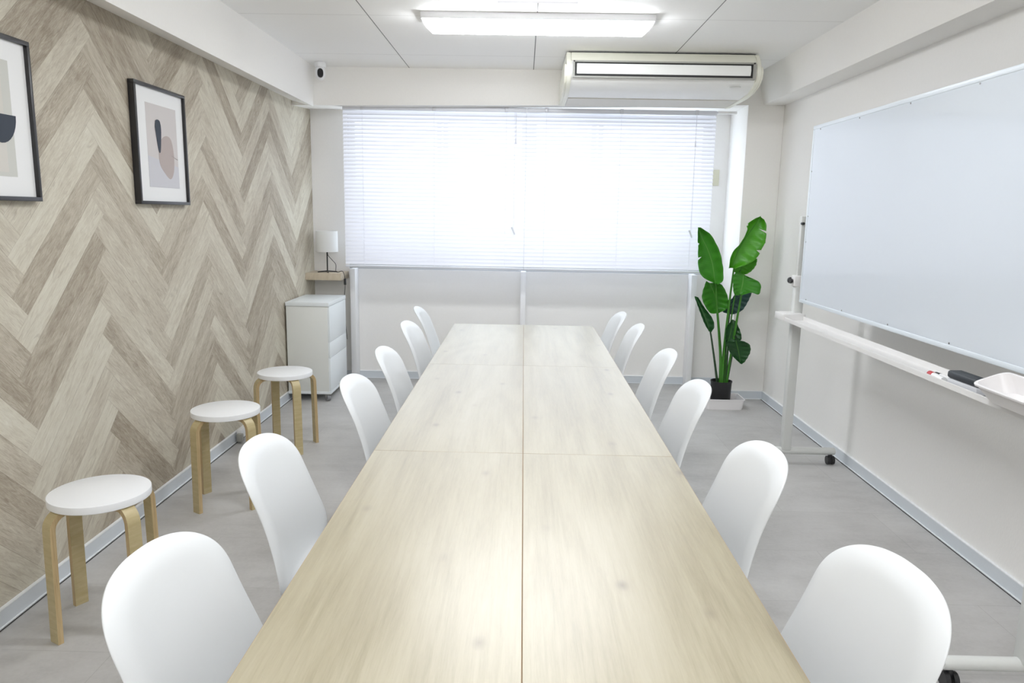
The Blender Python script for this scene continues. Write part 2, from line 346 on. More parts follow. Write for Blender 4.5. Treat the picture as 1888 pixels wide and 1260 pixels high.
# beams under the ceiling and the column (top ends stop at the ceiling board)
struct(MB().prism([(XL, 2.35), (-1.685, 2.307), (-1.672, ZC), (XL, ZC)], YF, 6.07, 'y').build('trim_1', M['wall'], smooth=False))
struct(MB().prism([(XR, 2.372), (1.862, 2.372), (1.803, ZC), (XR, ZC)], YF, 6.07, 'y').build('trim_2', M['wall'], smooth=False))
b = MB(); bm = b.bm
q = [(XL, 6.07, 2.315), (XR, 6.07, 2.372), (XR, YB, 2.372), (XL, YB, 2.35)]
A = [bm.verts.new(p) for p in q]; B = [bm.verts.new((p[0], p[1], ZC)) for p in q]
bm.faces.new(A); bm.faces.new(B)
for i in range(4): bm.faces.new([A[i], A[(i+1) % 4], B[(i+1) % 4], B[i]])
struct(b.build('trim_3', M['wall'], smooth=False))
struct(MB().box(1.745, XR, 6.072, YB, 0, 2.3715, .004).build('trim_4', M['wall'], smooth=False))
# three white steel posts under the window
for k, (x0, x1) in enumerate(((-1.508, -1.462), (-.018, .027), (1.462, 1.508))):
    struct(MB().box(x0, x1, 6.43, YB, 0, 1.0, .003).build('trim_%d' % (5+k), M['post']))
def skirting(name, boxes, caps, gap_strips):
    a = MB()
    for q in boxes: a.box(*q)
    bb = MB()
    for q in caps: bb.box(*q)
    o = struct(a.build(name, M['base'], smooth=False)); bb.build('bead', M['basecap'], o, smooth=False)
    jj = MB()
    for q in gap_strips: jj.box(*q)
    jj.build('shadow_gap', M['gapdark'], o, smooth=False); return o  # thin dark strip put in for the shadow line under the skirting
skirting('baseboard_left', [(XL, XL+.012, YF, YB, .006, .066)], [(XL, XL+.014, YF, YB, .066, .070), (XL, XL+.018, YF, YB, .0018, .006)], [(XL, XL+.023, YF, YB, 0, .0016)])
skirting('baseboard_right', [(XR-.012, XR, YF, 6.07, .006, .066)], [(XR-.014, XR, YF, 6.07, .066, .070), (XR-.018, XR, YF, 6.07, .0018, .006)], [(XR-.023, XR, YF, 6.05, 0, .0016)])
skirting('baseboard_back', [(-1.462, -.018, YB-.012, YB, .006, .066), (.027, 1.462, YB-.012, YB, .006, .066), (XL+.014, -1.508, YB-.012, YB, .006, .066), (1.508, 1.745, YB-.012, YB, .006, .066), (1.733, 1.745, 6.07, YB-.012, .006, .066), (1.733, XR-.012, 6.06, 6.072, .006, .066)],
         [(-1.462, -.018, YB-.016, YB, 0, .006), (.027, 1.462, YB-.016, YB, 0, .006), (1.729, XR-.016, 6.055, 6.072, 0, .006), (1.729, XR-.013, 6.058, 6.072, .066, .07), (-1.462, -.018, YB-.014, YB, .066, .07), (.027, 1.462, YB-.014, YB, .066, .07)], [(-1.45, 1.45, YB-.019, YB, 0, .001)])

# windows: two sliding pairs in aluminium frames
def window(name, x0, x1, st):
    f = MB(); t = .025
    f.box(x0, x1, YB+.02, YB+.10, WZ0, WZ0+t, .002); f.box(x0, x1, YB+.02, YB+.10, WZ1-t, WZ1, .002)
    f.box(x0, x0+t, YB+.02, YB+.10, WZ0+t, WZ1-t, .002); f.box(x1-t, x1, YB+.02, YB+.10, WZ0+t, WZ1-t, .002)
    root = struct(f.build(name, M['winframe']))
    for (a, bx, y) in ((x0+t, st+.05, YB+.03), (st-.05, x1-t, YB+.06)):
        s = MB(); q = .04
        s.box(a, bx, y, y+.022, WZ0+t, WZ0+t+q, .002); s.box(a, bx, y, y+.022, WZ1-t-q, WZ1-t, .002)
        s.box(a, a+q, y, y+.022, WZ0+t+q, WZ1-t-q, .002); s.box(bx-q, bx, y, y+.022, WZ0+t+q, WZ1-t-q, .002)
        so = s.build('sash', M['winframe'], root); MB().box(a+q, bx-q, y+.009, y+.013, WZ0+t+q, WZ1-t-q).build('pane', M['glass'], so, smooth=False)
window('window_1', WX0, .03, -.72); window('window_2', .03, WX1, .62)

# ------------------------------------------------------------------ window blinds
def blind(x0, x1, label, wand_x, tilt_x):
    root = thing('venetian_blind', label, 'window blind', ((x0+x1)/2, 6.19, 1.038), 0, 'venetian blinds on the back window'); w2 = (x1-x0)/2
    MB().box(-w2, w2, -.014, .024, 1.262, 1.298, .003).build('headrail', M['rail'], root)
    s = MB(); n = 40; pitch = 1.236/n; ang = math.radians(58)
    for k in range(n):
        z = .022+pitch*k+pitch/2; hw = .0185; R = []
        for q in (-1, -.33, .33, 1):
            yy = q*hw*math.cos(ang); zz = q*hw*math.sin(ang); bow = .0025*(1-q*q)
            R.append((yy-bow*math.sin(ang), z-zz*-1+bow*math.cos(ang)))
        # room side edge low, window side edge high
        va = [s.bm.verts.new((-w2, a, c)) for a, c in R]; vb = [s.bm.verts.new((w2, a, c)) for a, c in R]
        for i in range(3): s.bm.faces.new([va[i], va[i+1], vb[i+1], vb[i]])
    s.build('slats', M['slat'], root)
    MB().box(-w2, w2, -.012, .014, 0, .014, .003).build('bottom_rail', M['rail'], root)
    nl = 3
    for i in range(nl):
        x = -w2+.16+(2*w2-.32)*i/(nl-1)
        MB().box(x-.0008, x+.0008, -.0135, -.0125, .012, 1.262).box(x-.0008, x+.0008, .0125, .0135, .012, 1.262).build('ladder_cord', M['slat'], root)
        MB().box(x-.014, x+.014, -.021, -.0145, 1.262, 1.30, .002).build('mounting_bracket', M['clear'], root)
    MB().tube([(tilt_x, -.024, 1.265), (tilt_x, -.026, 1.05)], .0022, 8).tube([(tilt_x, -.026, 1.055), (tilt_x, -.026, 1.015)], [.004, .007], 10).build('lift_cord', M['slat'], root)
    MB().tube([(wand_x, -.022, 1.262), (wand_x+.004, -.03, .34)], .0012, 6).build('tilt_cord', M['slat'], root)
    MB().tube([(wand_x-.012, -.030, .35), (wand_x+.014, -.030, .29)], [.008, .006], 10).build('cord_tassel', M['rail'], root)
    return root
blind(-1.483, .0035, 'left white venetian blind lowered over the window, beside the small table lamp', .652, .662)
blind(.0055, 1.530, 'right white venetian blind lowered over the window, behind the tall plant', .60, .60)
r = MB().box(1.536, 1.69, 6.18, 6.21, 2.315, 2.335, .003).build('curtain_rail', M['post'])
tag(r, 'short white rail end under the beam, right of the right blind', 'rail')

# ------------------------------------------------------------------ ceiling fixtures
def lamp(cx, y, label):
    t = thing('ceiling_lamp', label, 'ceiling lamp', (cx, y, ZC), 0, 'long ceiling lamps')
    MB().prism([(0, 0), (.004, -.038), (.226, -.038), (.23, 0)], -.66, .66, 'x', .002).build('housing', M['lampbody'], t)
    d = MB(); pr = [(.005, -.038), (.012, -.062), (.045, -.080), (.115, -.088), (.185, -.080), (.218, -.062), (.225, -.038)]
    L0, L1 = .652, .62
    rings = [[(-L0, p[0], p[1]) if p[1] > -.05 else (-L0+(-.038-p[1])*1.0, p[0], p[1]) for p in pr], [(L0, p[0], p[1]) if p[1] > -.05 else (L0-(-.038-p[1])*1.0, p[0], p[1]) for p in pr]]
    a = [d.bm.verts.new(p) for p in rings[0]]; c = [d.bm.verts.new(p) for p in rings[1]]
    for i in range(len(pr)-1): d.bm.faces.new([a[i], a[i+1], c[i+1], c[i]])
    d.bm.faces.new(a); d.bm.faces.new(c[::-1]); d.build('diffuser', M['diffuser'], t); return t
l0 = lamp(.056, 4.395, 'long white ceiling lamp, lit, closest to the blinds')
for k, y in enumerate((2.30, .1, -1.9)):
    dup(l0, (.056, y, ZC), 0, ('long lit ceiling lamp above the middle of the table', 'long lit ceiling lamp straight above the camera', 'long lit ceiling lamp behind the camera, next to the front wall')[k])
v = thing('ceiling_fixture', 'square white framed ceiling fixture with a pale lilac panel, cut by the top edge of the photo', 'ceiling light', (.05, 3.94, ZC))
f = MB(); hw = .245
for a in range(4):
    c, s_ = math.cos(a*PI/2), math.sin(a*PI/2)
    out = [(-hw, -hw, 0), (hw, -hw, 0), (hw-.035, -hw+.035, -.016), (-hw+.035, -hw+.035, -.016)]; inn = [(-hw+.035, -hw+.035, -.004), (hw-.035, -hw+.035, -.004)]
    R = lambda p: (p[0]*c-p[1]*s_, p[0]*s_+p[1]*c, p[2])
    V = [f.bm.verts.new(R(p)) for p in out+inn]; f.bm.faces.new(V[:4]); f.bm.faces.new([V[3], V[2], V[5], V[4]])
f.build('frame', M['vent'], v, smooth=False)
MB().box(-hw+.034, hw-.034, -hw+.034, hw-.034, -.008, -.001).build('panel', M['ventp'], v, smooth=False)  # weak emission added to the panel, which rendered too dark without it

# ------------------------------------------------------------------ air conditioner
def aircon():
    x0, x1 = .256, 1.600; t = thing('air_conditioner', 'ivory ceiling-hung air conditioner with one long louver, above the right blind', 'air conditioner', ((x0+x1)/2, 6.0, 2.3)); W2 = (x1-x0)/2
    oy, oz = -6.0, -2.3
    prof = [(5.36, 2.598), (5.318, 2.56), (5.285, 2.515), (5.272, 2.47), (5.285, 2.43), (5.335, 2.392), (5.45, 2.358), (5.62, 2.347), (5.80, 2.345), (6.066, 2.343), (6.066, 2.598)]
    P = [(a+oy, b+oz) for a, b in prof]
    MB().prism(P, -W2+.045, W2-.045, 'x').build('casing', M['acp'], t)
    grow = [(5.352, 2.598), (5.308, 2.562), (5.275, 2.517), (5.262, 2.47), (5.276, 2.424), (5.330, 2.384), (5.45, 2.350), (5.62, 2.341), (5.80, 2.339), (6.068, 2.337), (6.068, 2.598)]
    G = [(a+oy, b+oz) for a, b in grow]
    for sx in (-1, 1):
        e_ = MB().prism(G, sx*(W2-.045), sx*(W2-.014), 'x', .004)
        e_.prism([g_ for g_ in G if g_[1] < .24] + [(5.75+oy, 2.50+oz), (5.29+oy, 2.50+oz)] if False else [(5.279+oy, 2.505+oz), (5.266+oy, 2.47+oz), (5.279+oy, 2.427+oz), (5.332+oy, 2.387+oz), (5.45+oy, 2.355+oz), (5.62+oy, 2.344+oz), (6.06+oy, 2.340+oz), (6.06+oy, 2.505+oz)], sx*(W2-.014), sx*W2, 'x', .003).build('end_cap', M['ac'], t)
    # upper lip, louver recess and louver
    MB().prism([(5.350+oy, 2.596+oz), (5.306+oy, 2.56+oz), (5.290+oy, 2.532+oz), (5.31+oy, 2.53+oz), (5.37+oy, 2.58+oz)], -W2+.046, W2-.046, 'x').build('top_lip', M['ac'], t)
    MB().box(-W2+.07, W2-.07, 5.268+oy, 5.31+oy, 2.425+oz, 2.522+oz).build('louver_recess', M['acdark'], t)
    MB().prism([(5.258+oy, 2.508+oz), (5.250+oy, 2.475+oz), (5.258+oy, 2.442+oz), (5.266+oy, 2.442+oz), (5.266+oy, 2.508+oz)], -W2+.082, W2-.088, 'x', .002).build('louver', M['acw'], t)
    f = MB()
    f.box(-W2+.06, W2-.06, 5.258+oy, 5.275+oy, 2.518+oz, 2.528+oz).box(-W2+.06, W2-.06, 5.262+oy, 5.28+oy, 2.418+oz, 2.428+oz).box(-W2+.056, -W2+.068, 5.258+oy, 5.275+oy, 2.418+oz, 2.528+oz).box(W2-.072, W2-.056, 5.258+oy, 5.275+oy, 2.418+oz, 2.528+oz)
    f.build('louver_frame', M['acgrey'], t)
    MB().box(-W2+.03, W2-.02, 5.40+oy, 6.05+oy, 2.598+oz, 2.6095+oz).build('mounting_plate', M['acdark'], t)
    # intake grille panel on the underside and the small maker's plate strip
    MB().prism([(5.68+oy, 2.3405+oz), (6.04+oy, 2.337+oz), (6.04+oy, 2.346+oz), (5.68+oy, 2.349+oz)], -W2+.05, W2-.05, 'x', .001).build('intake_panel', M['acin'], t)
    MB().box(W2-.20, W2-.125, 5.345+oy, 5.362+oy, 2.381+oz, 2.386+oz).build('name_plate', M['plate'], t, rot=(0, 0, 0))
aircon()

# security camera under the ceiling in the left corner
sc = thing('security_camera', 'small white dome security camera with a black face in the ceiling corner', 'security camera', (-1.577, 5.90, ZC), .22)
MB().lathe([(0, -.001), (.040, -.001), (.044, -.012), (.043, -.03), (.038, -.038), (0, -.040)], 32).build('base', M['camwhite'], sc)
MB().lathe([(0, -.036), (.030, -.038), (.037, -.055), (.0385, -.075), (.036, -.100), (.027, -.120), (.014, -.130), (0, -.132)], 32).build('housing', M['camwhite'], sc)
q = MB(); n = 24
ring = lambda k, s: [q.bm.verts.new((.0225*s*math.cos(2*PI*i/n)*1.0, k, -.083+.034*s*math.copysign(abs(math.sin(2*PI*i/n))**.75, math.sin(2*PI*i/n)))) for i in range(n)]
a, c = ring(-.024, 1.05), ring(-.0405, .95)
for i in range(n): q.bm.faces.new([a[i], a[(i+1) % n], c[(i+1) % n], c[i]])
q.bm.faces.new(c); q.bm.faces.new(a)
q.build('lens_cover', M['camblack'], sc)

# wall switch and outlet
o = MB().box(1.612, 1.676, YB-.010, YB, 1.765, 1.90, .002).build('switch_plate', M['switch']); tag(o, 'yellowed blank wall plate right of the blinds, above the plant', 'wall plate')
o = thing('wall_outlet', 'small white outlet box with a plug on the left skirting, behind the middle stool', 'outlet', (XL+.012, 4.66, .05))
MB().box(.003, .035, -.055, .075, -.03, .035, .006).build('box', M['camwhite'], o)
MB().box(.012, .05, -.085, -.05, -.04, .012, .006).build('plug', M['acgrey'], o)

# ------------------------------------------------------------------ framed pictures
def picture(y0, y1, label):
    h = .573; z0 = 1.513; wd = y1-y0
    t = thing('framed_picture', label, 'framed picture', (XL, (y0+y1)/2, z0), 0, 'framed prints on the plank wall'); w2 = wd/2; fw = .016; d = .032
    f = MB()
    f.box(.001, d, -w2, w2, 0, fw, .0015).box(.001, d, -w2, w2, h-fw, h, .0015).box(.001, d, -w2, -w2+fw, fw, h-fw, .0015).box(.001, d, w2-fw, w2, fw, h-fw, .0015)
    f.build('frame', M['frame'], t)
    MB().box(.004, .018, -w2+fw, w2-fw, fw, h-fw).build('mount_board', M['mount'], t, smooth=False)
    return t, w2, h
def flat(name, pts, x, m, parent):
    b_ = MB(); n = len(pts)
    A = [b_.bm.verts.new((x, p[0], p[1])) for p in pts]; B = [b_.bm.verts.new((x-.0006, p[0], p[1])) for p in pts]
    b_.bm.faces.new(A); b_.bm.faces.new(B[::-1])
    for i in range(n): b_.bm.faces.new([A[i], A[(i+1) % n], B[(i+1) % n], B[i]])
    return b_.build(name, m, parent, smooth=False)
def blob(pts, n=8): return [(p.y, p.z) for p in crv([(0, *p) for p in pts]+[(0, *pts[0])], n)[:-1]]
t, w2, h = picture(3.56, 4.086, 'black framed print with a navy drop over a mauve oval shape')
pw0, pw1, pz0, pz1 = -w2+.118, w2-.092, .085, .487
f2 = MB(); f2.box(.018, .0186, pw0, pw1, pz0, pz1); pr = f2.build('print', M['art1'], t, smooth=False)
flat('print_shape', [(pw0+.0, pz0), (pw1, pz0), (pw1, pz0+.11), (pw0, pz0+.15)], .0194, M['art1b'], pr)
flat('print_shape', blob([(-.035, .27), (-.005, .32), (.055, .345), (.105, .325), (.125, .25), (.115, .17), (.075, .13), (.02, .155), (-.03, .20)]), .0198, M['art3'], pr)
flat('print_shape', blob([(-.062, .38), (-.05, .412), (-.012, .412), (.0, .375), (-.006, .32), (-.018, .262), (-.035, .262), (-.048, .31)]), .0206, M['art2'], pr)
flat('print_shape', [(.10, .247), (.165, .232), (.165, .2345), (.10, .2495)], .0202, M['ink'], pr)
t, w2, h = picture(2.30, 2.826, 'black framed print with beige panels and a dark half disc, leftmost, cut by the photo')
pr = MB().box(.018, .0186, -w2+.09, w2-.11, .085, .487).build('print', M['art5'], t, smooth=False)
flat('print_shape', [(-.12, .10), (w2-.155, .10), (w2-.155, .455), (-.12, .455)], .0192, M['art4'], pr)
flat('print_shape', [(.085-.085*math.cos(a_)*1.0, .30-.1*math.sin(a_)) for a_ in [PI*k/16 for k in range(17)]], .0198, M['art2'], pr)

# ------------------------------------------------------------------ shelf and table lamp
sh = MB().box(XL, -1.55, 6.29, YB, .908, .968, .003).build('wall_shelf', M['shelf']); tag(sh, 'small pale wood floating shelf in the left back corner', 'shelf')
tl = thing('table_lamp', 'small table lamp with white drum shade and black stand on the corner shelf', 'lamp', (-1.695, 6.405, .968))
MB().tube([(0, 0, .006), (0, 0, .20)], .0055, 12).build('pole', M['blackmetal'], tl)
fb = MB()
for a in (.35, .35+PI/2, .35+PI, .35+1.5*PI):
    fb.tube([(0, 0, .010), (.05*math.cos(a), .05*math.sin(a), .007), (.083*math.cos(a), .083*math.sin(a), .004)], [.006, .005, .004], 8)
fb.build('base', M['blackmetal'], tl)
MB().lathe([(.094, .178), (.0925, .355), (.0905, .355), (.092, .178), (.094, .178)], 48).build('lamp_shade', M['shade'], tl)
MB().tube([(0, 0, .19), (0, 0, .215)], .014, 16).build('socket', M['blackmetal'], tl)
MB().lathe([(0, .213), (.018, .22), (.028, .25), (.026, .275), (.012, .292), (0, .295)], 24).build('bulb', M['mount'], tl)
cd = crv([(.005, -.004, .175), (.012, -.01, .145), (.05, -.02, .105), (.078, -.02, .07), (.080, -.03, .015), (.10, -.04, .006), (.14, -.05, .016), (.158, -.06, -.01), (.168, -.07, -.05)], 6)
cb = MB().tube(cd, .0026, 8).tube(crv([(.168, -.07, -.095), (.163, -.06, -.14), (.148, -.03, -.24), (.14, .02, -.40), (.14, .08, -.60)], 6), .0026, 8).build('power_cord', M['black'], tl)
MB().box(.158, .177, -.08, -.062, -.10, -.045, .004).build('inline_switch', M['black'], cb)

# ------------------------------------------------------------------ rolling cabinet
cb = thing('drawer_cabinet', 'white drawer cabinet on casters below the corner shelf', 'cabinet', (-1.675, 5.965, 0))
MB().box(-.165, .158, -.272, .272, .062, .758, .002).build('body', M['cabinet'], cb)
MB().box(-.168, .172, -.277, .277, .7595, .790, .0012).build('top_panel', M['cabfront'], cb)
for (z0, z1) in ((.0825, .3470), (.3490, .4720), (.4740, .7570)):
    d = MB().box(.158, .172, -.268, .268, z0, z1, .0008).build('drawer', M['cabfront'], cb)
MB().box(-.166, .172, -.274, .274, .058, .080, .002).build('bottom_panel', M['cabfront'], cb)
for (x, y) in ((.138, -.245), (-.125, -.245), (.138, .245), (-.125, .245)):
    c = MB().tube([(x-.010, y-.010, .0275), (x+.012, y+.010, .0275)], .0275, 24).build('caster', M['greywheel'], cb)
    MB().box(x-.016, x+.016, y-.012, y+.012, .03, .058, .002).build('caster_fork', M['acgrey'], c)

# ------------------------------------------------------------------ stools
def make_stool(loc, rz, label):
    t = thing('round_stool', label, 'stool', loc, rz, 'bentwood stools along the plank wall')
    MB().lathe([(0, .469), (.1655, .469), (.167, .4705), (.167, .4935), (.1662, .4953), (.1645, .496), (0, .496)], 64).build('seat', M['stooltop'], t)
    for k in range(4):
        a = k*PI/2; c, s_ = math.cos(a), math.sin(a)
        rr = .184; pts = [(.07, .464)] + [(.115, .464)] + [(rr-.055+.055*math.sin(u), .464-.055+.055*math.cos(u)) for u in [i*PI/16 for i in range(1, 9)]] + [(rr+.002, .30), (rr+.004, .15), (rr+.006, .0)]
        leg = MB(); leg.strip([(p[0]*c, p[0]*s_, p[1]) for p in pts], (-s_, c, 0), .048, .019)
        bmesh.ops.recalc_face_normals(leg.bm, faces=leg.bm.faces[:])
        for f_ in leg.bm.faces:
            if abs(f_.normal.dot(Vector((-s_, c, 0)))) > .8: f_.material_index = 1
        leg.build('leg', [M['birch'], M['ply']], t)
    return t
s0 = make_stool((-1.501, 2.501, 0), -2.088, 'round white stool with bentwood legs, nearest the camera')
dup(s0, (-1.500, 3.633, 0), -2.104, 'round white stool with bentwood legs, middle of the three')
dup(s0, (-1.484, 4.533, 0), -.902, 'round white stool with bentwood legs, farthest, next to the white cabinet')

# ------------------------------------------------------------------ tables
def make_table(cx, y0, label):
    wd, ln, zt = .4980, 1.4486, .71
    t = thing('oak_table', label, 'table', (cx, y0+ln/2+.002, 0), 0, 'oak top tables pushed together')
    MB().box(-wd/2+.0007, wd/2-.0007, -ln/2+.0007, ln/2-.0007, zt-.025, zt, .0004, 1).build('tabletop', M['oak'], t)
    eb = MB(); e = wd/2; g_ = ln/2
    eb.box(-e, -e+.0007, -g_, g_, zt-.0255, zt-.0004).box(e-.0007, e, -g_, g_, zt-.0255, zt-.0004).box(-e, e, -g_, -g_+.0007, zt-.0255, zt-.0004).box(-e, e, g_-.0007, g_, zt-.0255, zt-.0004)
    eb.build('edge_band', M['edgeband'], t, smooth=False)
    MB().box(-wd/2+.05, wd/2-.05, -ln/2+.06, ln/2-.06, zt-.060, zt-.027, .003).build('apron', M['tlegs'], t)
    for sx in (-1, 1):
        for sy in (-1, 1):
            MB().box(sx*(wd/2-.06)-.0175, sx*(wd/2-.06)+.0175, sy*(ln/2-.07)-.0175, sy*(ln/2-.07)+.0175, 0, zt-.027, .004).build('leg', M['tlegs'], t)
    return t
rows = (.922, 2.371, 3.820); nm = (('left table of the row nearest the camera, light oak top', 'right table of the row nearest the camera, light oak top'),
    ('left light oak table in the middle row of the long conference table', 'right light oak table in the middle row of the long conference table'), ('left light oak table of the far row, closest to the blinds', 'right light oak table of the far row, closest to the blinds'))
t0 = None
for k, y in enumerate(rows):
    for i, cx in enumerate((-.2375, .2615)):
        if t0 is None: t0 = make_table(cx, y, nm[k][i])
        else: dup(t0, (cx, y+1.4486/2+.002, 0), 0, nm[k][i])

# ------------------------------------------------------------------ chairs
def make_chair(loc, rz, label):
    t = thing('shell_chair', label, 'chair', loc, rz, 'white shell chairs along the table')
    Ht, w0, w1, zm, ex, l1, l2 = .817, .239, .209, .692, 2.69, .158, .643
    def backpt(z):
        d = z-.5; return -(l1*d+l2*d*d)
    def halfw(z):
        if z >= zm:
            u = min(1, (z-zm)/(Ht-zm)); return w1*max(0, 1-u**ex)**(1/ex)
        u = max(0, (z-.5)/(zm-.5)); return w0+(w1-w0)*math.sin(u*PI/2)
    # centre line from seat front to the top of the back: (y, z, half width)
    line = [(.40, .405, .185), (.385, .423, .198), (.34, .432, .205), (.26, .429, .207), (.18, .421, .205), (.12, .410, .203), (.085, .406, .206), (.048, .410, .213), (.022, .428, .224), (.007, .455, .236)]
    zs = [.5+(zm-.5)*i/7 for i in range(8)] + [zm+(Ht-zm)*math.sin(i/12*PI/2) for i in range(1, 13)]
    line += [(backpt(z), z, halfw(z)) for z in zs]
    bm_ = MB(); b_ = bm_.bm; N = 18; rings = []
    for i, (y, z, hw_) in enumerate(line):
        back = i >= 9; row = []
        hw_ = max(hw_, .02)
        u = (z-.5)/(Ht-.5) if back else 0
        for k in range(N+1):
            q_ = -1+2*k/N; q_ = math.sin(q_*PI/2)*.55+q_*.45; x = q_*hw_
            if back:
                cup = .035*(abs(x)/w1)**2                         # sides come forward
                if z > zm: dist = (1-((abs(x)/w1)**ex+((z-zm)/(Ht-zm))**ex)**(1/ex))*(w1 + (Ht-zm-w1)*min(1, (z-zm)/(Ht-zm))**2)
                else: dist = hw_-abs(x)
                e_ = max(0, 1-max(0, dist)/.055); roll = -.021*e_**2  # rim rolls away from the sitter
                row.append(b_.verts.new((x, y+cup+roll, z)))
            else:
                s_ = 1 if i > 3 else .3+.2*i
                row.append(b_.verts.new((x, y, z+.022*s_*(abs(q_))**2.4)))
        rings.append(row)
    for A_, B_ in zip(rings, rings[1:]):
        for k in range(N): b_.faces.new([A_[k], A_[k+1], B_[k+1], B_[k]])
    sh_ = bm_.build('seat_shell', M['chair'], t)
    sd = sh_.modifiers.new('thickness', 'SOLIDIFY'); sd.thickness = .006; sd.offset = 0
    su = sh_.modifiers.new('smooth', 'SUBSURF'); su.levels = 1; su.render_levels = 2
    for p in sh_.data.polygons: p.use_smooth = True
    for at_ in [a_ for a_ in sh_.data.attributes if a_.name == 'sharp_edge']: sh_.data.attributes.remove(at_)
    MB().tube([(-.15, .10, .402), (.15, .10, .402)], .009, 10).tube([(-.15, .30, .402), (.15, .30, .402)], .009, 10).tube([(-.15, .10, .402), (-.15, .30, .402)], .009, 10).tube([(.15, .10, .402), (.15, .30, .402)], .009, 10).build('seat_frame', M['post'], t)
    for sx in (-1, 1):
        MB().tube([(sx*.15, .10, .404), (sx*.20, .02, .0)], [.013, .009], 12).build('leg', M['birch'], t)
        MB().tube([(sx*.15, .30, .404), (sx*.19, .36, .0)], [.013, .009], 12).build('leg', M['birch'], t)
    return t
CH = [(-1, -.633, 1.368, -.081, 'nearest the camera on the left side of the table'), (-1, -.675, 2.109, -.007, 'second from the camera on the left side of the table'),
      (-1, -.600, 2.985, -.044, 'third from the camera on the left side of the table'), (-1, -.594, 3.661, -.027, 'fourth from the camera on the left side of the table'),
      (-1, -.616, 4.577, -.071, 'fifth from the camera on the left side of the table'), (-1, -.649, 5.32, .006, 'farthest from the camera on the left side of the table'),
      (1, .663, 1.38, .109, 'nearest the camera on the right side of the table'), (1, .641, 2.137, .046, 'second from the camera on the right side of the table'),
      (1, .645, 3.018, .014, 'third from the camera on the right side of the table'), (1, .659, 3.76, .013, 'fourth from the camera on the right side of the table'),
      (1, .639, 4.659, -.007, 'fifth from the camera on the right side of the table'), (1, .602, 5.233, .044, 'farthest from the camera on the right side of the table')]
c0 = None
for side, x, y, a, lb in CH:
    rz = a+(-PI/2 if side < 0 else PI/2); lb = 'white shell chair ' + lb
    if c0 is None: c0 = make_chair((x, y, 0), rz, lb)
    else: dup(c0, (x, y, 0), rz, lb)

# ------------------------------------------------------------------ whiteboard on its wheeled stand
wb = thing('whiteboard', 'large whiteboard on a wheeled stand along the right wall', 'whiteboard', (1.63, 3.33, 0))
bx, by = 1.63, 3.33
Y0, Y1, Z0, Z1 = 2.30-by, 4.335-by, 1.017, 2.012
bo = MB().box(-.010, .010, Y0+.01, Y1-.01, Z0+.01, Z1-.01).build('writing_surface', M['board'], wb, smooth=False)
fr = MB(); fw = .020
fr.box(-.0125, .0125, Y0, Y1, Z0, Z0+fw, .003).box(-.0125, .0125, Y0, Y1, Z1-fw, Z1, .003).box(-.0125, .0125, Y0, Y0+fw, Z0+fw, Z1-fw, .003).box(-.0125, .0125, Y1-fw, Y1, Z0+fw, Z1-fw, .003)
fo = fr.build('board_frame', M['alu'], wb)
sc_ = MB()
for k in range(4):
    y = Y1-.10-k*.482
    for z in (Z0+fw+.006, Z1-fw-.006): sc_.tube([(-.0100, y, z), (-.0118, y, z)], .0038, 8)
for z in (Z0+.35, Z1-.25, Z1-.5): sc_.tube([(-.0100, Y1-fw-.006, z), (-.0118, Y1-fw-.006, z)], .0038, 8)
sc_.build('screws', M['screw'], fo)
for yy, sg in ((4.432-by, 1), (2.22-by, -1)):
    MB().box(-.012 if sg > 0 else .004, .042, yy-.0275, yy+.0275, .09, 1.135, .006).build('post', M['stand'], wb)
    MB().box(-.004, .028, yy-.016, yy+.016, 1.13, 1.512, .005).build('inner_post', M['stand'], wb)
    MB().tube([(-.002, yy-sg*.016, 1.47), (-.002, yy-sg*.045, 1.47)], .008, 12).build('pivot', M['black'], wb)
    k_ = MB().box(-.022, .048, yy-.032, yy+.032, 1.10, 1.165, .006).build('clamp', M['tray'], wb)
    MB().tube([(-.022, yy, 1.132), (-.034, yy, 1.132), (-.040, yy, 1.132)], [.010, .016, .014], 16).tube([(-.02, yy+sg*.03, 1.132), (-.02, yy+sg*.05, 1.132)], .019, 16).build('knob', M['black'], k_)
    ft = MB().tube([(-.24, yy, .082), (-.235, yy, .082), (.315, yy, .082), (.32, yy, .082)], [.020, .023, .023, .020], 16).build('foot', M['stand'], wb)
    for xx in (-.215, .295):
        MB().tube([(xx-.022, yy-.006, .027), (xx-.006, yy-.006, .027)], .026, 20).tube([(xx+.006, yy-.006, .027), (xx+.022, yy-.006, .027)], .026, 20).box(xx-.007, xx+.007, yy-.015, yy+.02, .03, .064, .003).build('caster', M['black'], ft)
    MB().box(-.10, .030, yy-.11, yy+.04, .905, .945, .004).build('tray_bracket', M['tray'], wb) if sg > 0 else None
# pen tray running between the posts
tr = MB()
tr.prism([(-.094, .905), (.020, .905), (.020, .935), (.016, .935), (.016, .911), (-.086, .911), (-.088, .928), (-.094, .928)], 2.06-by, 4.36-by, 'y', .0012)
tr.build('pen_tray', M['tray'], wb)
TZ = .9115
er = thing('board_eraser', 'whiteboard eraser with black grip and grey felt on the pen tray', 'eraser', (1.578, 2.57, TZ), .03)
MB().box(-.026, .026, -.085, .085, .001, .028, .004).build('felt_pad', M['felt2'], er)
MB().box(-.028, .028, -.088, .088, .0285, .056, .009, 3).build('grip', M['felt'], er)
mk = thing('board_marker', 'white marker with a red cap lying on the pen tray beside the eraser', 'marker', (1.556, 2.735, TZ), -.10)
MB().tube([(0, -.062, .0125), (0, .022, .0125)], .0115, 16).build('barrel', M['penwhite'], mk)
MB().tube([(0, .022, .0125), (0, .056, .0125), (0, .063, .0125), (0, .066, .0125)], [.0122, .0118, .009, .005], 16).build('cap', M['red'], mk)
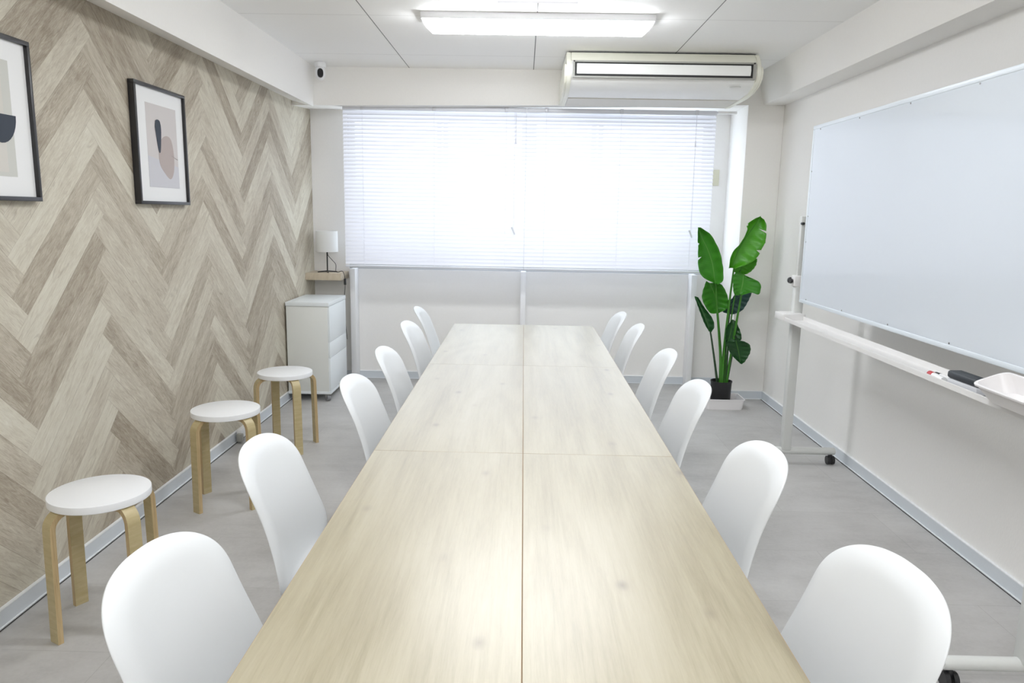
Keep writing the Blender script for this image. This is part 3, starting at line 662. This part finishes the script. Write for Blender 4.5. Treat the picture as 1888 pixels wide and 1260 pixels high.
MB().box(-.0118, -.0110, -.046, -.004, .008, .0155).build('label_print', M['red'], mk)
mk2 = thing('board_marker', 'dark marker lying on the pen tray behind the red capped one', 'marker', (1.590, 2.74, TZ), .05)
MB().tube([(0, -.055, .010), (0, .025, .010)], .009, 16).build('barrel', M['penwhite'], mk2)
MB().tube([(0, .025, .010), (0, .055, .010), (0, .06, .010)], [.0096, .0092, .006], 16).build('cap', M['black'], mk2)

def bin_(name, label, loc, a, b_, h, m, cat, flare=.90, rz=0):
    q = MB(); t_ = .003
    def ring(sx, sy, z, r=.03, n=6):
        out = []
        for cx, cy, a0 in ((sx-r, sy-r, 0), (-sx+r, sy-r, PI/2), (-sx+r, -sy+r, PI), (sx-r, -sy+r, 1.5*PI)):
            for k in range(n+1): out.append(q.bm.verts.new((cx+r*math.cos(a0+k*PI/2/n), cy+r*math.sin(a0+k*PI/2/n), z)))
        return out
    R = [ring(a*flare, b_*flare, 0), ring(a, b_, h-.006), ring(a+.005, b_+.005, h-.006), ring(a+.005, b_+.005, h), ring(a-t_, b_-t_, h), ring(a*flare-t_, b_*flare-t_, t_)]
    for A_, B_ in zip(R, R[1:]):
        for k in range(len(A_)): q.bm.faces.new([A_[k], A_[(k+1) % len(A_)], B_[(k+1) % len(A_)], B_[k]])
    q.bm.faces.new(R[0][::-1]); q.bm.faces.new(R[-1])
    o_ = q.build(name, m, None, loc=loc, rot=(0, 0, rz)); return tag(o_, label, cat)
tb = bin_('storage_bin', 'open white plastic bin standing on the whiteboard pen tray', (1.548, 2.245, .9435), .055, .140, .060, M['bin'], 'bin', .78, 0)
tb.rotation_euler = (0, math.radians(-20), 0)
bin_('storage_bin', 'low white plastic bin on the floor under the plant pot', (1.613, 5.80, 0), .155, .115, .083, M['bin'], 'bin', .93)

# ------------------------------------------------------------------ plant
pl = thing('potted_plant', 'tall broad-leaved green plant in a black pot before the right column', 'plant', (1.613, 5.84, .0035))
MB().lathe([(0, .002), (.072, .002), (.076, .008), (.082, .190), (.085, .190), (.085, .200), (.080, .200), (.077, .175), (0, .172)], 40).build('pot', M['pot'], pl)
MB().lathe([(0, .176), (.04, .178), (.0765, .174)], 24).build('soil', M['soil'], pl)
PX, PY, PZ = 1.613, 5.84, .0035
def stem(pts, r0, r1, m, y1):
    n = len(pts); P = crv([(x-PX, (y1-PY)*i/(n-1), z-PZ) for i, (x, z) in enumerate(pts)], 8)
    P[0].z = .170; k = len(P); MB().tube(P, [r0+(r1-r0)*i/(k-1) for i in range(k)], 10).build('stem', m, pl)
stem([(1.606, .188), (1.594, .382), (1.569, .574), (1.531, .832), (1.515, .968), (1.502, 1.03)], .014, .005, M['stemg'], 5.815)
stem([(1.618, .188), (1.617, .488), (1.624, .730), (1.642, 1.088), (1.655, 1.14)], .014, .0045, M['stemg'], 5.80)
stem([(1.655, .198), (1.670, .419), (1.689, .697), (1.706, .92)], .013, .007, M['stemg'], 5.77)
stem([(1.580, .197), (1.539, .381), (1.491, .590), (1.472, .62)], .010, .0045, M['stemd'], 5.765)
stem([(1.632, .189), (1.640, .45), (1.655, .62), (1.668, .80)], .007, .004, M['stemd'], 5.92)
stem([(1.650, .189), (1.645, .35), (1.640, .48), (1.632, .51)], .008, .004, M['stemd'], 5.79)
stem([(1.660, .189), (1.675, .40), (1.690, .56), (1.665, .58)], .008, .004, M['stemd'], 5.75)
stem([(1.640, .189), (1.655, .62), (1.690, .98), (1.715, 1.11)], .007, .004, M['stemg'], 5.87)
LV = [
('leaf', 5.80, [(1.334, 1.419), (1.367, 1.345), (1.424, 1.251), (1.471, 1.140), (1.494, 1.028), (1.501, 0.987)],
  [(1.321, 1.419), (1.325, 1.344), (1.336, 1.265), (1.342, 1.185), (1.353, 1.105), (1.381, 1.050), (1.418, 1.022), (1.497, 0.987)],
  [(1.342, 1.419), (1.379, 1.396), (1.429, 1.362), (1.496, 1.260), (1.524, 1.189), (1.546, 1.093), (1.548, 1.012), (1.513, 0.984)], 'leaf2', [(.25, -1), (.47, -1)], .05),
('leaf', 5.78, [(1.825, 1.512), (1.779, 1.439), (1.722, 1.360), (1.679, 1.288), (1.645, 1.208), (1.620, 1.112)],
  [(1.813, 1.512), (1.752, 1.486), (1.700, 1.442), (1.705, 1.403), (1.662, 1.311), (1.603, 1.239), (1.584, 1.175), (1.580, 1.111)],
  [(1.839, 1.487), (1.855, 1.437), (1.852, 1.319), (1.841, 1.299), (1.789, 1.195), (1.721, 1.146), (1.651, 1.120), (1.628, 1.108)], 'leaf', [(.20, 1), (.52, 1), (.26, -1)], .06),
('leaf', 5.87, [(1.774, 1.190), (1.729, 1.140), (1.698, 1.055)], [(1.710, 1.172), (1.664, 1.139), (1.648, 1.086), (1.694, 1.055)],
  [(1.814, 1.186), (1.814, 1.134), (1.789, 1.089), (1.751, 1.061), (1.703, 1.052)], 'leaf', [], .03),
('leaf', 5.74, [(1.715, 1.065), (1.701, 0.989), (1.682, 0.908)], [(1.654, 1.084), (1.624, 1.061), (1.617, 0.987), (1.630, 0.915), (1.674, 0.908)],
  [(1.732, 1.053), (1.827, 1.003), (1.821, 0.919), (1.757, 0.930), (1.690, 0.908)], 'leaf2', [], .04),
('leaf', 5.88, [(1.468, 0.987), (1.529, 0.874), (1.549, 0.750)], [(1.430, 1.007), (1.412, 0.912), (1.420, 0.847), (1.483, 0.753), (1.541, 0.745)],
  [(1.525, 0.993), (1.568, 0.965), (1.618, 0.875), (1.624, 0.793), (1.557, 0.748)], 'leaf2', [], .04),
('leaf', 5.76, [(1.355, 0.883), (1.403, 0.787), (1.450, 0.682), (1.470, 0.613)], [(1.345, 0.879), (1.379, 0.787), (1.422, 0.682), (1.462, 0.617)],
  [(1.374, 0.876), (1.418, 0.804), (1.480, 0.724), (1.500, 0.659), (1.480, 0.612)], 'leafd', [], .03),
('leaf', 5.93, [(1.749, 0.905), (1.681, 0.821), (1.653, 0.737)], [(1.676, 0.896), (1.654, 0.854), (1.625, 0.786), (1.603, 0.753), (1.649, 0.737)],
  [(1.810, 0.915), (1.794, 0.848), (1.759, 0.772), (1.703, 0.738), (1.662, 0.733)], 'leafb', [], .03),
('leaf', 5.80, [(1.672, 0.700), (1.653, 0.603), (1.626, 0.499)], [(1.656, 0.692), (1.609, 0.636), (1.606, 0.533), (1.618, 0.495)],
  [(1.690, 0.689), (1.726, 0.604), (1.725, 0.544), (1.639, 0.495)], 'leafd', [], .03),
('leaf', 5.72, [(1.656, 0.565), (1.697, 0.460), (1.720, 0.369)], [(1.640, 0.557), (1.582, 0.543), (1.630, 0.450), (1.715, 0.369)],
  [(1.715, 0.559), (1.764, 0.529), (1.777, 0.470), (1.751, 0.401), (1.723, 0.369)], 'leafd', [], .03)]
def resample(pts, n):
    P = [(p.x, p.z) for p in crv([(x, 0, z) for x, z in pts], 10)]; d = [0]
    for a, c in zip(P, P[1:]): d.append(d[-1]+math.hypot(c[0]-a[0], c[1]-a[1]))
    out = []; j = 0
    for i in range(n):
        t_ = d[-1]*i/(n-1)
        while j < len(d)-2 and d[j+1] < t_: j += 1
        u = (t_-d[j])/max(1e-9, d[j+1]-d[j]); out.append((P[j][0]+(P[j+1][0]-P[j][0])*u, P[j][1]+(P[j+1][1]-P[j][1])*u))
    return out
for li, (nm_, y, mid, lf, rt, mt, slits, fold) in enumerate(LV):
    n = 56; Mi, Lf, Rt = resample(mid, n), resample(lf, n), resample(rt, n); K = 5
    q = MB(); uvl = q.bm.loops.layers.uv.new('UVMap'); rows_ = []
    for i in range(n):
        t_ = i/(n-1); tipback = .05*(1-t_)**2*(1 if li % 2 else -1)
        row = []
        for side, E in ((-1, Lf), (1, Rt)):
            cut = 1.0
            for (pos, sd_) in slits:
                if sd_ == side: cut = min(cut, .45+.55*min(1, (abs(t_-pos)/.016))**.6)
            ks = range(K, 0, -1) if side < 0 else range(0, K+1)
            for k in ks:
                u = k/K*cut; x = Mi[i][0]+(E[i][0]-Mi[i][0])*u; z = Mi[i][1]+(E[i][1]-Mi[i][1])*u
                yy = y+tipback-fold*u*u+.004*math.sin(t_*40+side)*u
                row.append((q.bm.verts.new((x-PX, yy-PY, z-PZ)), .5+side*u*.5, t_))
        rows_.append(row)
    for A_, B_ in zip(rows_, rows_[1:]):
        for k in range(len(A_)-1):
            vs = [A_[k], A_[k+1], B_[k+1], B_[k]]; fc = q.bm.faces.new([v_[0] for v_ in vs])
            for lp, v_ in zip(fc.loops, vs): lp[uvl].uv = (v_[1], v_[2])
    o_ = q.build('leaf', M[mt], pl); sd = o_.modifiers.new('thickness', 'SOLIDIFY'); sd.thickness = .0012
    for p in o_.data.polygons: p.use_smooth = True
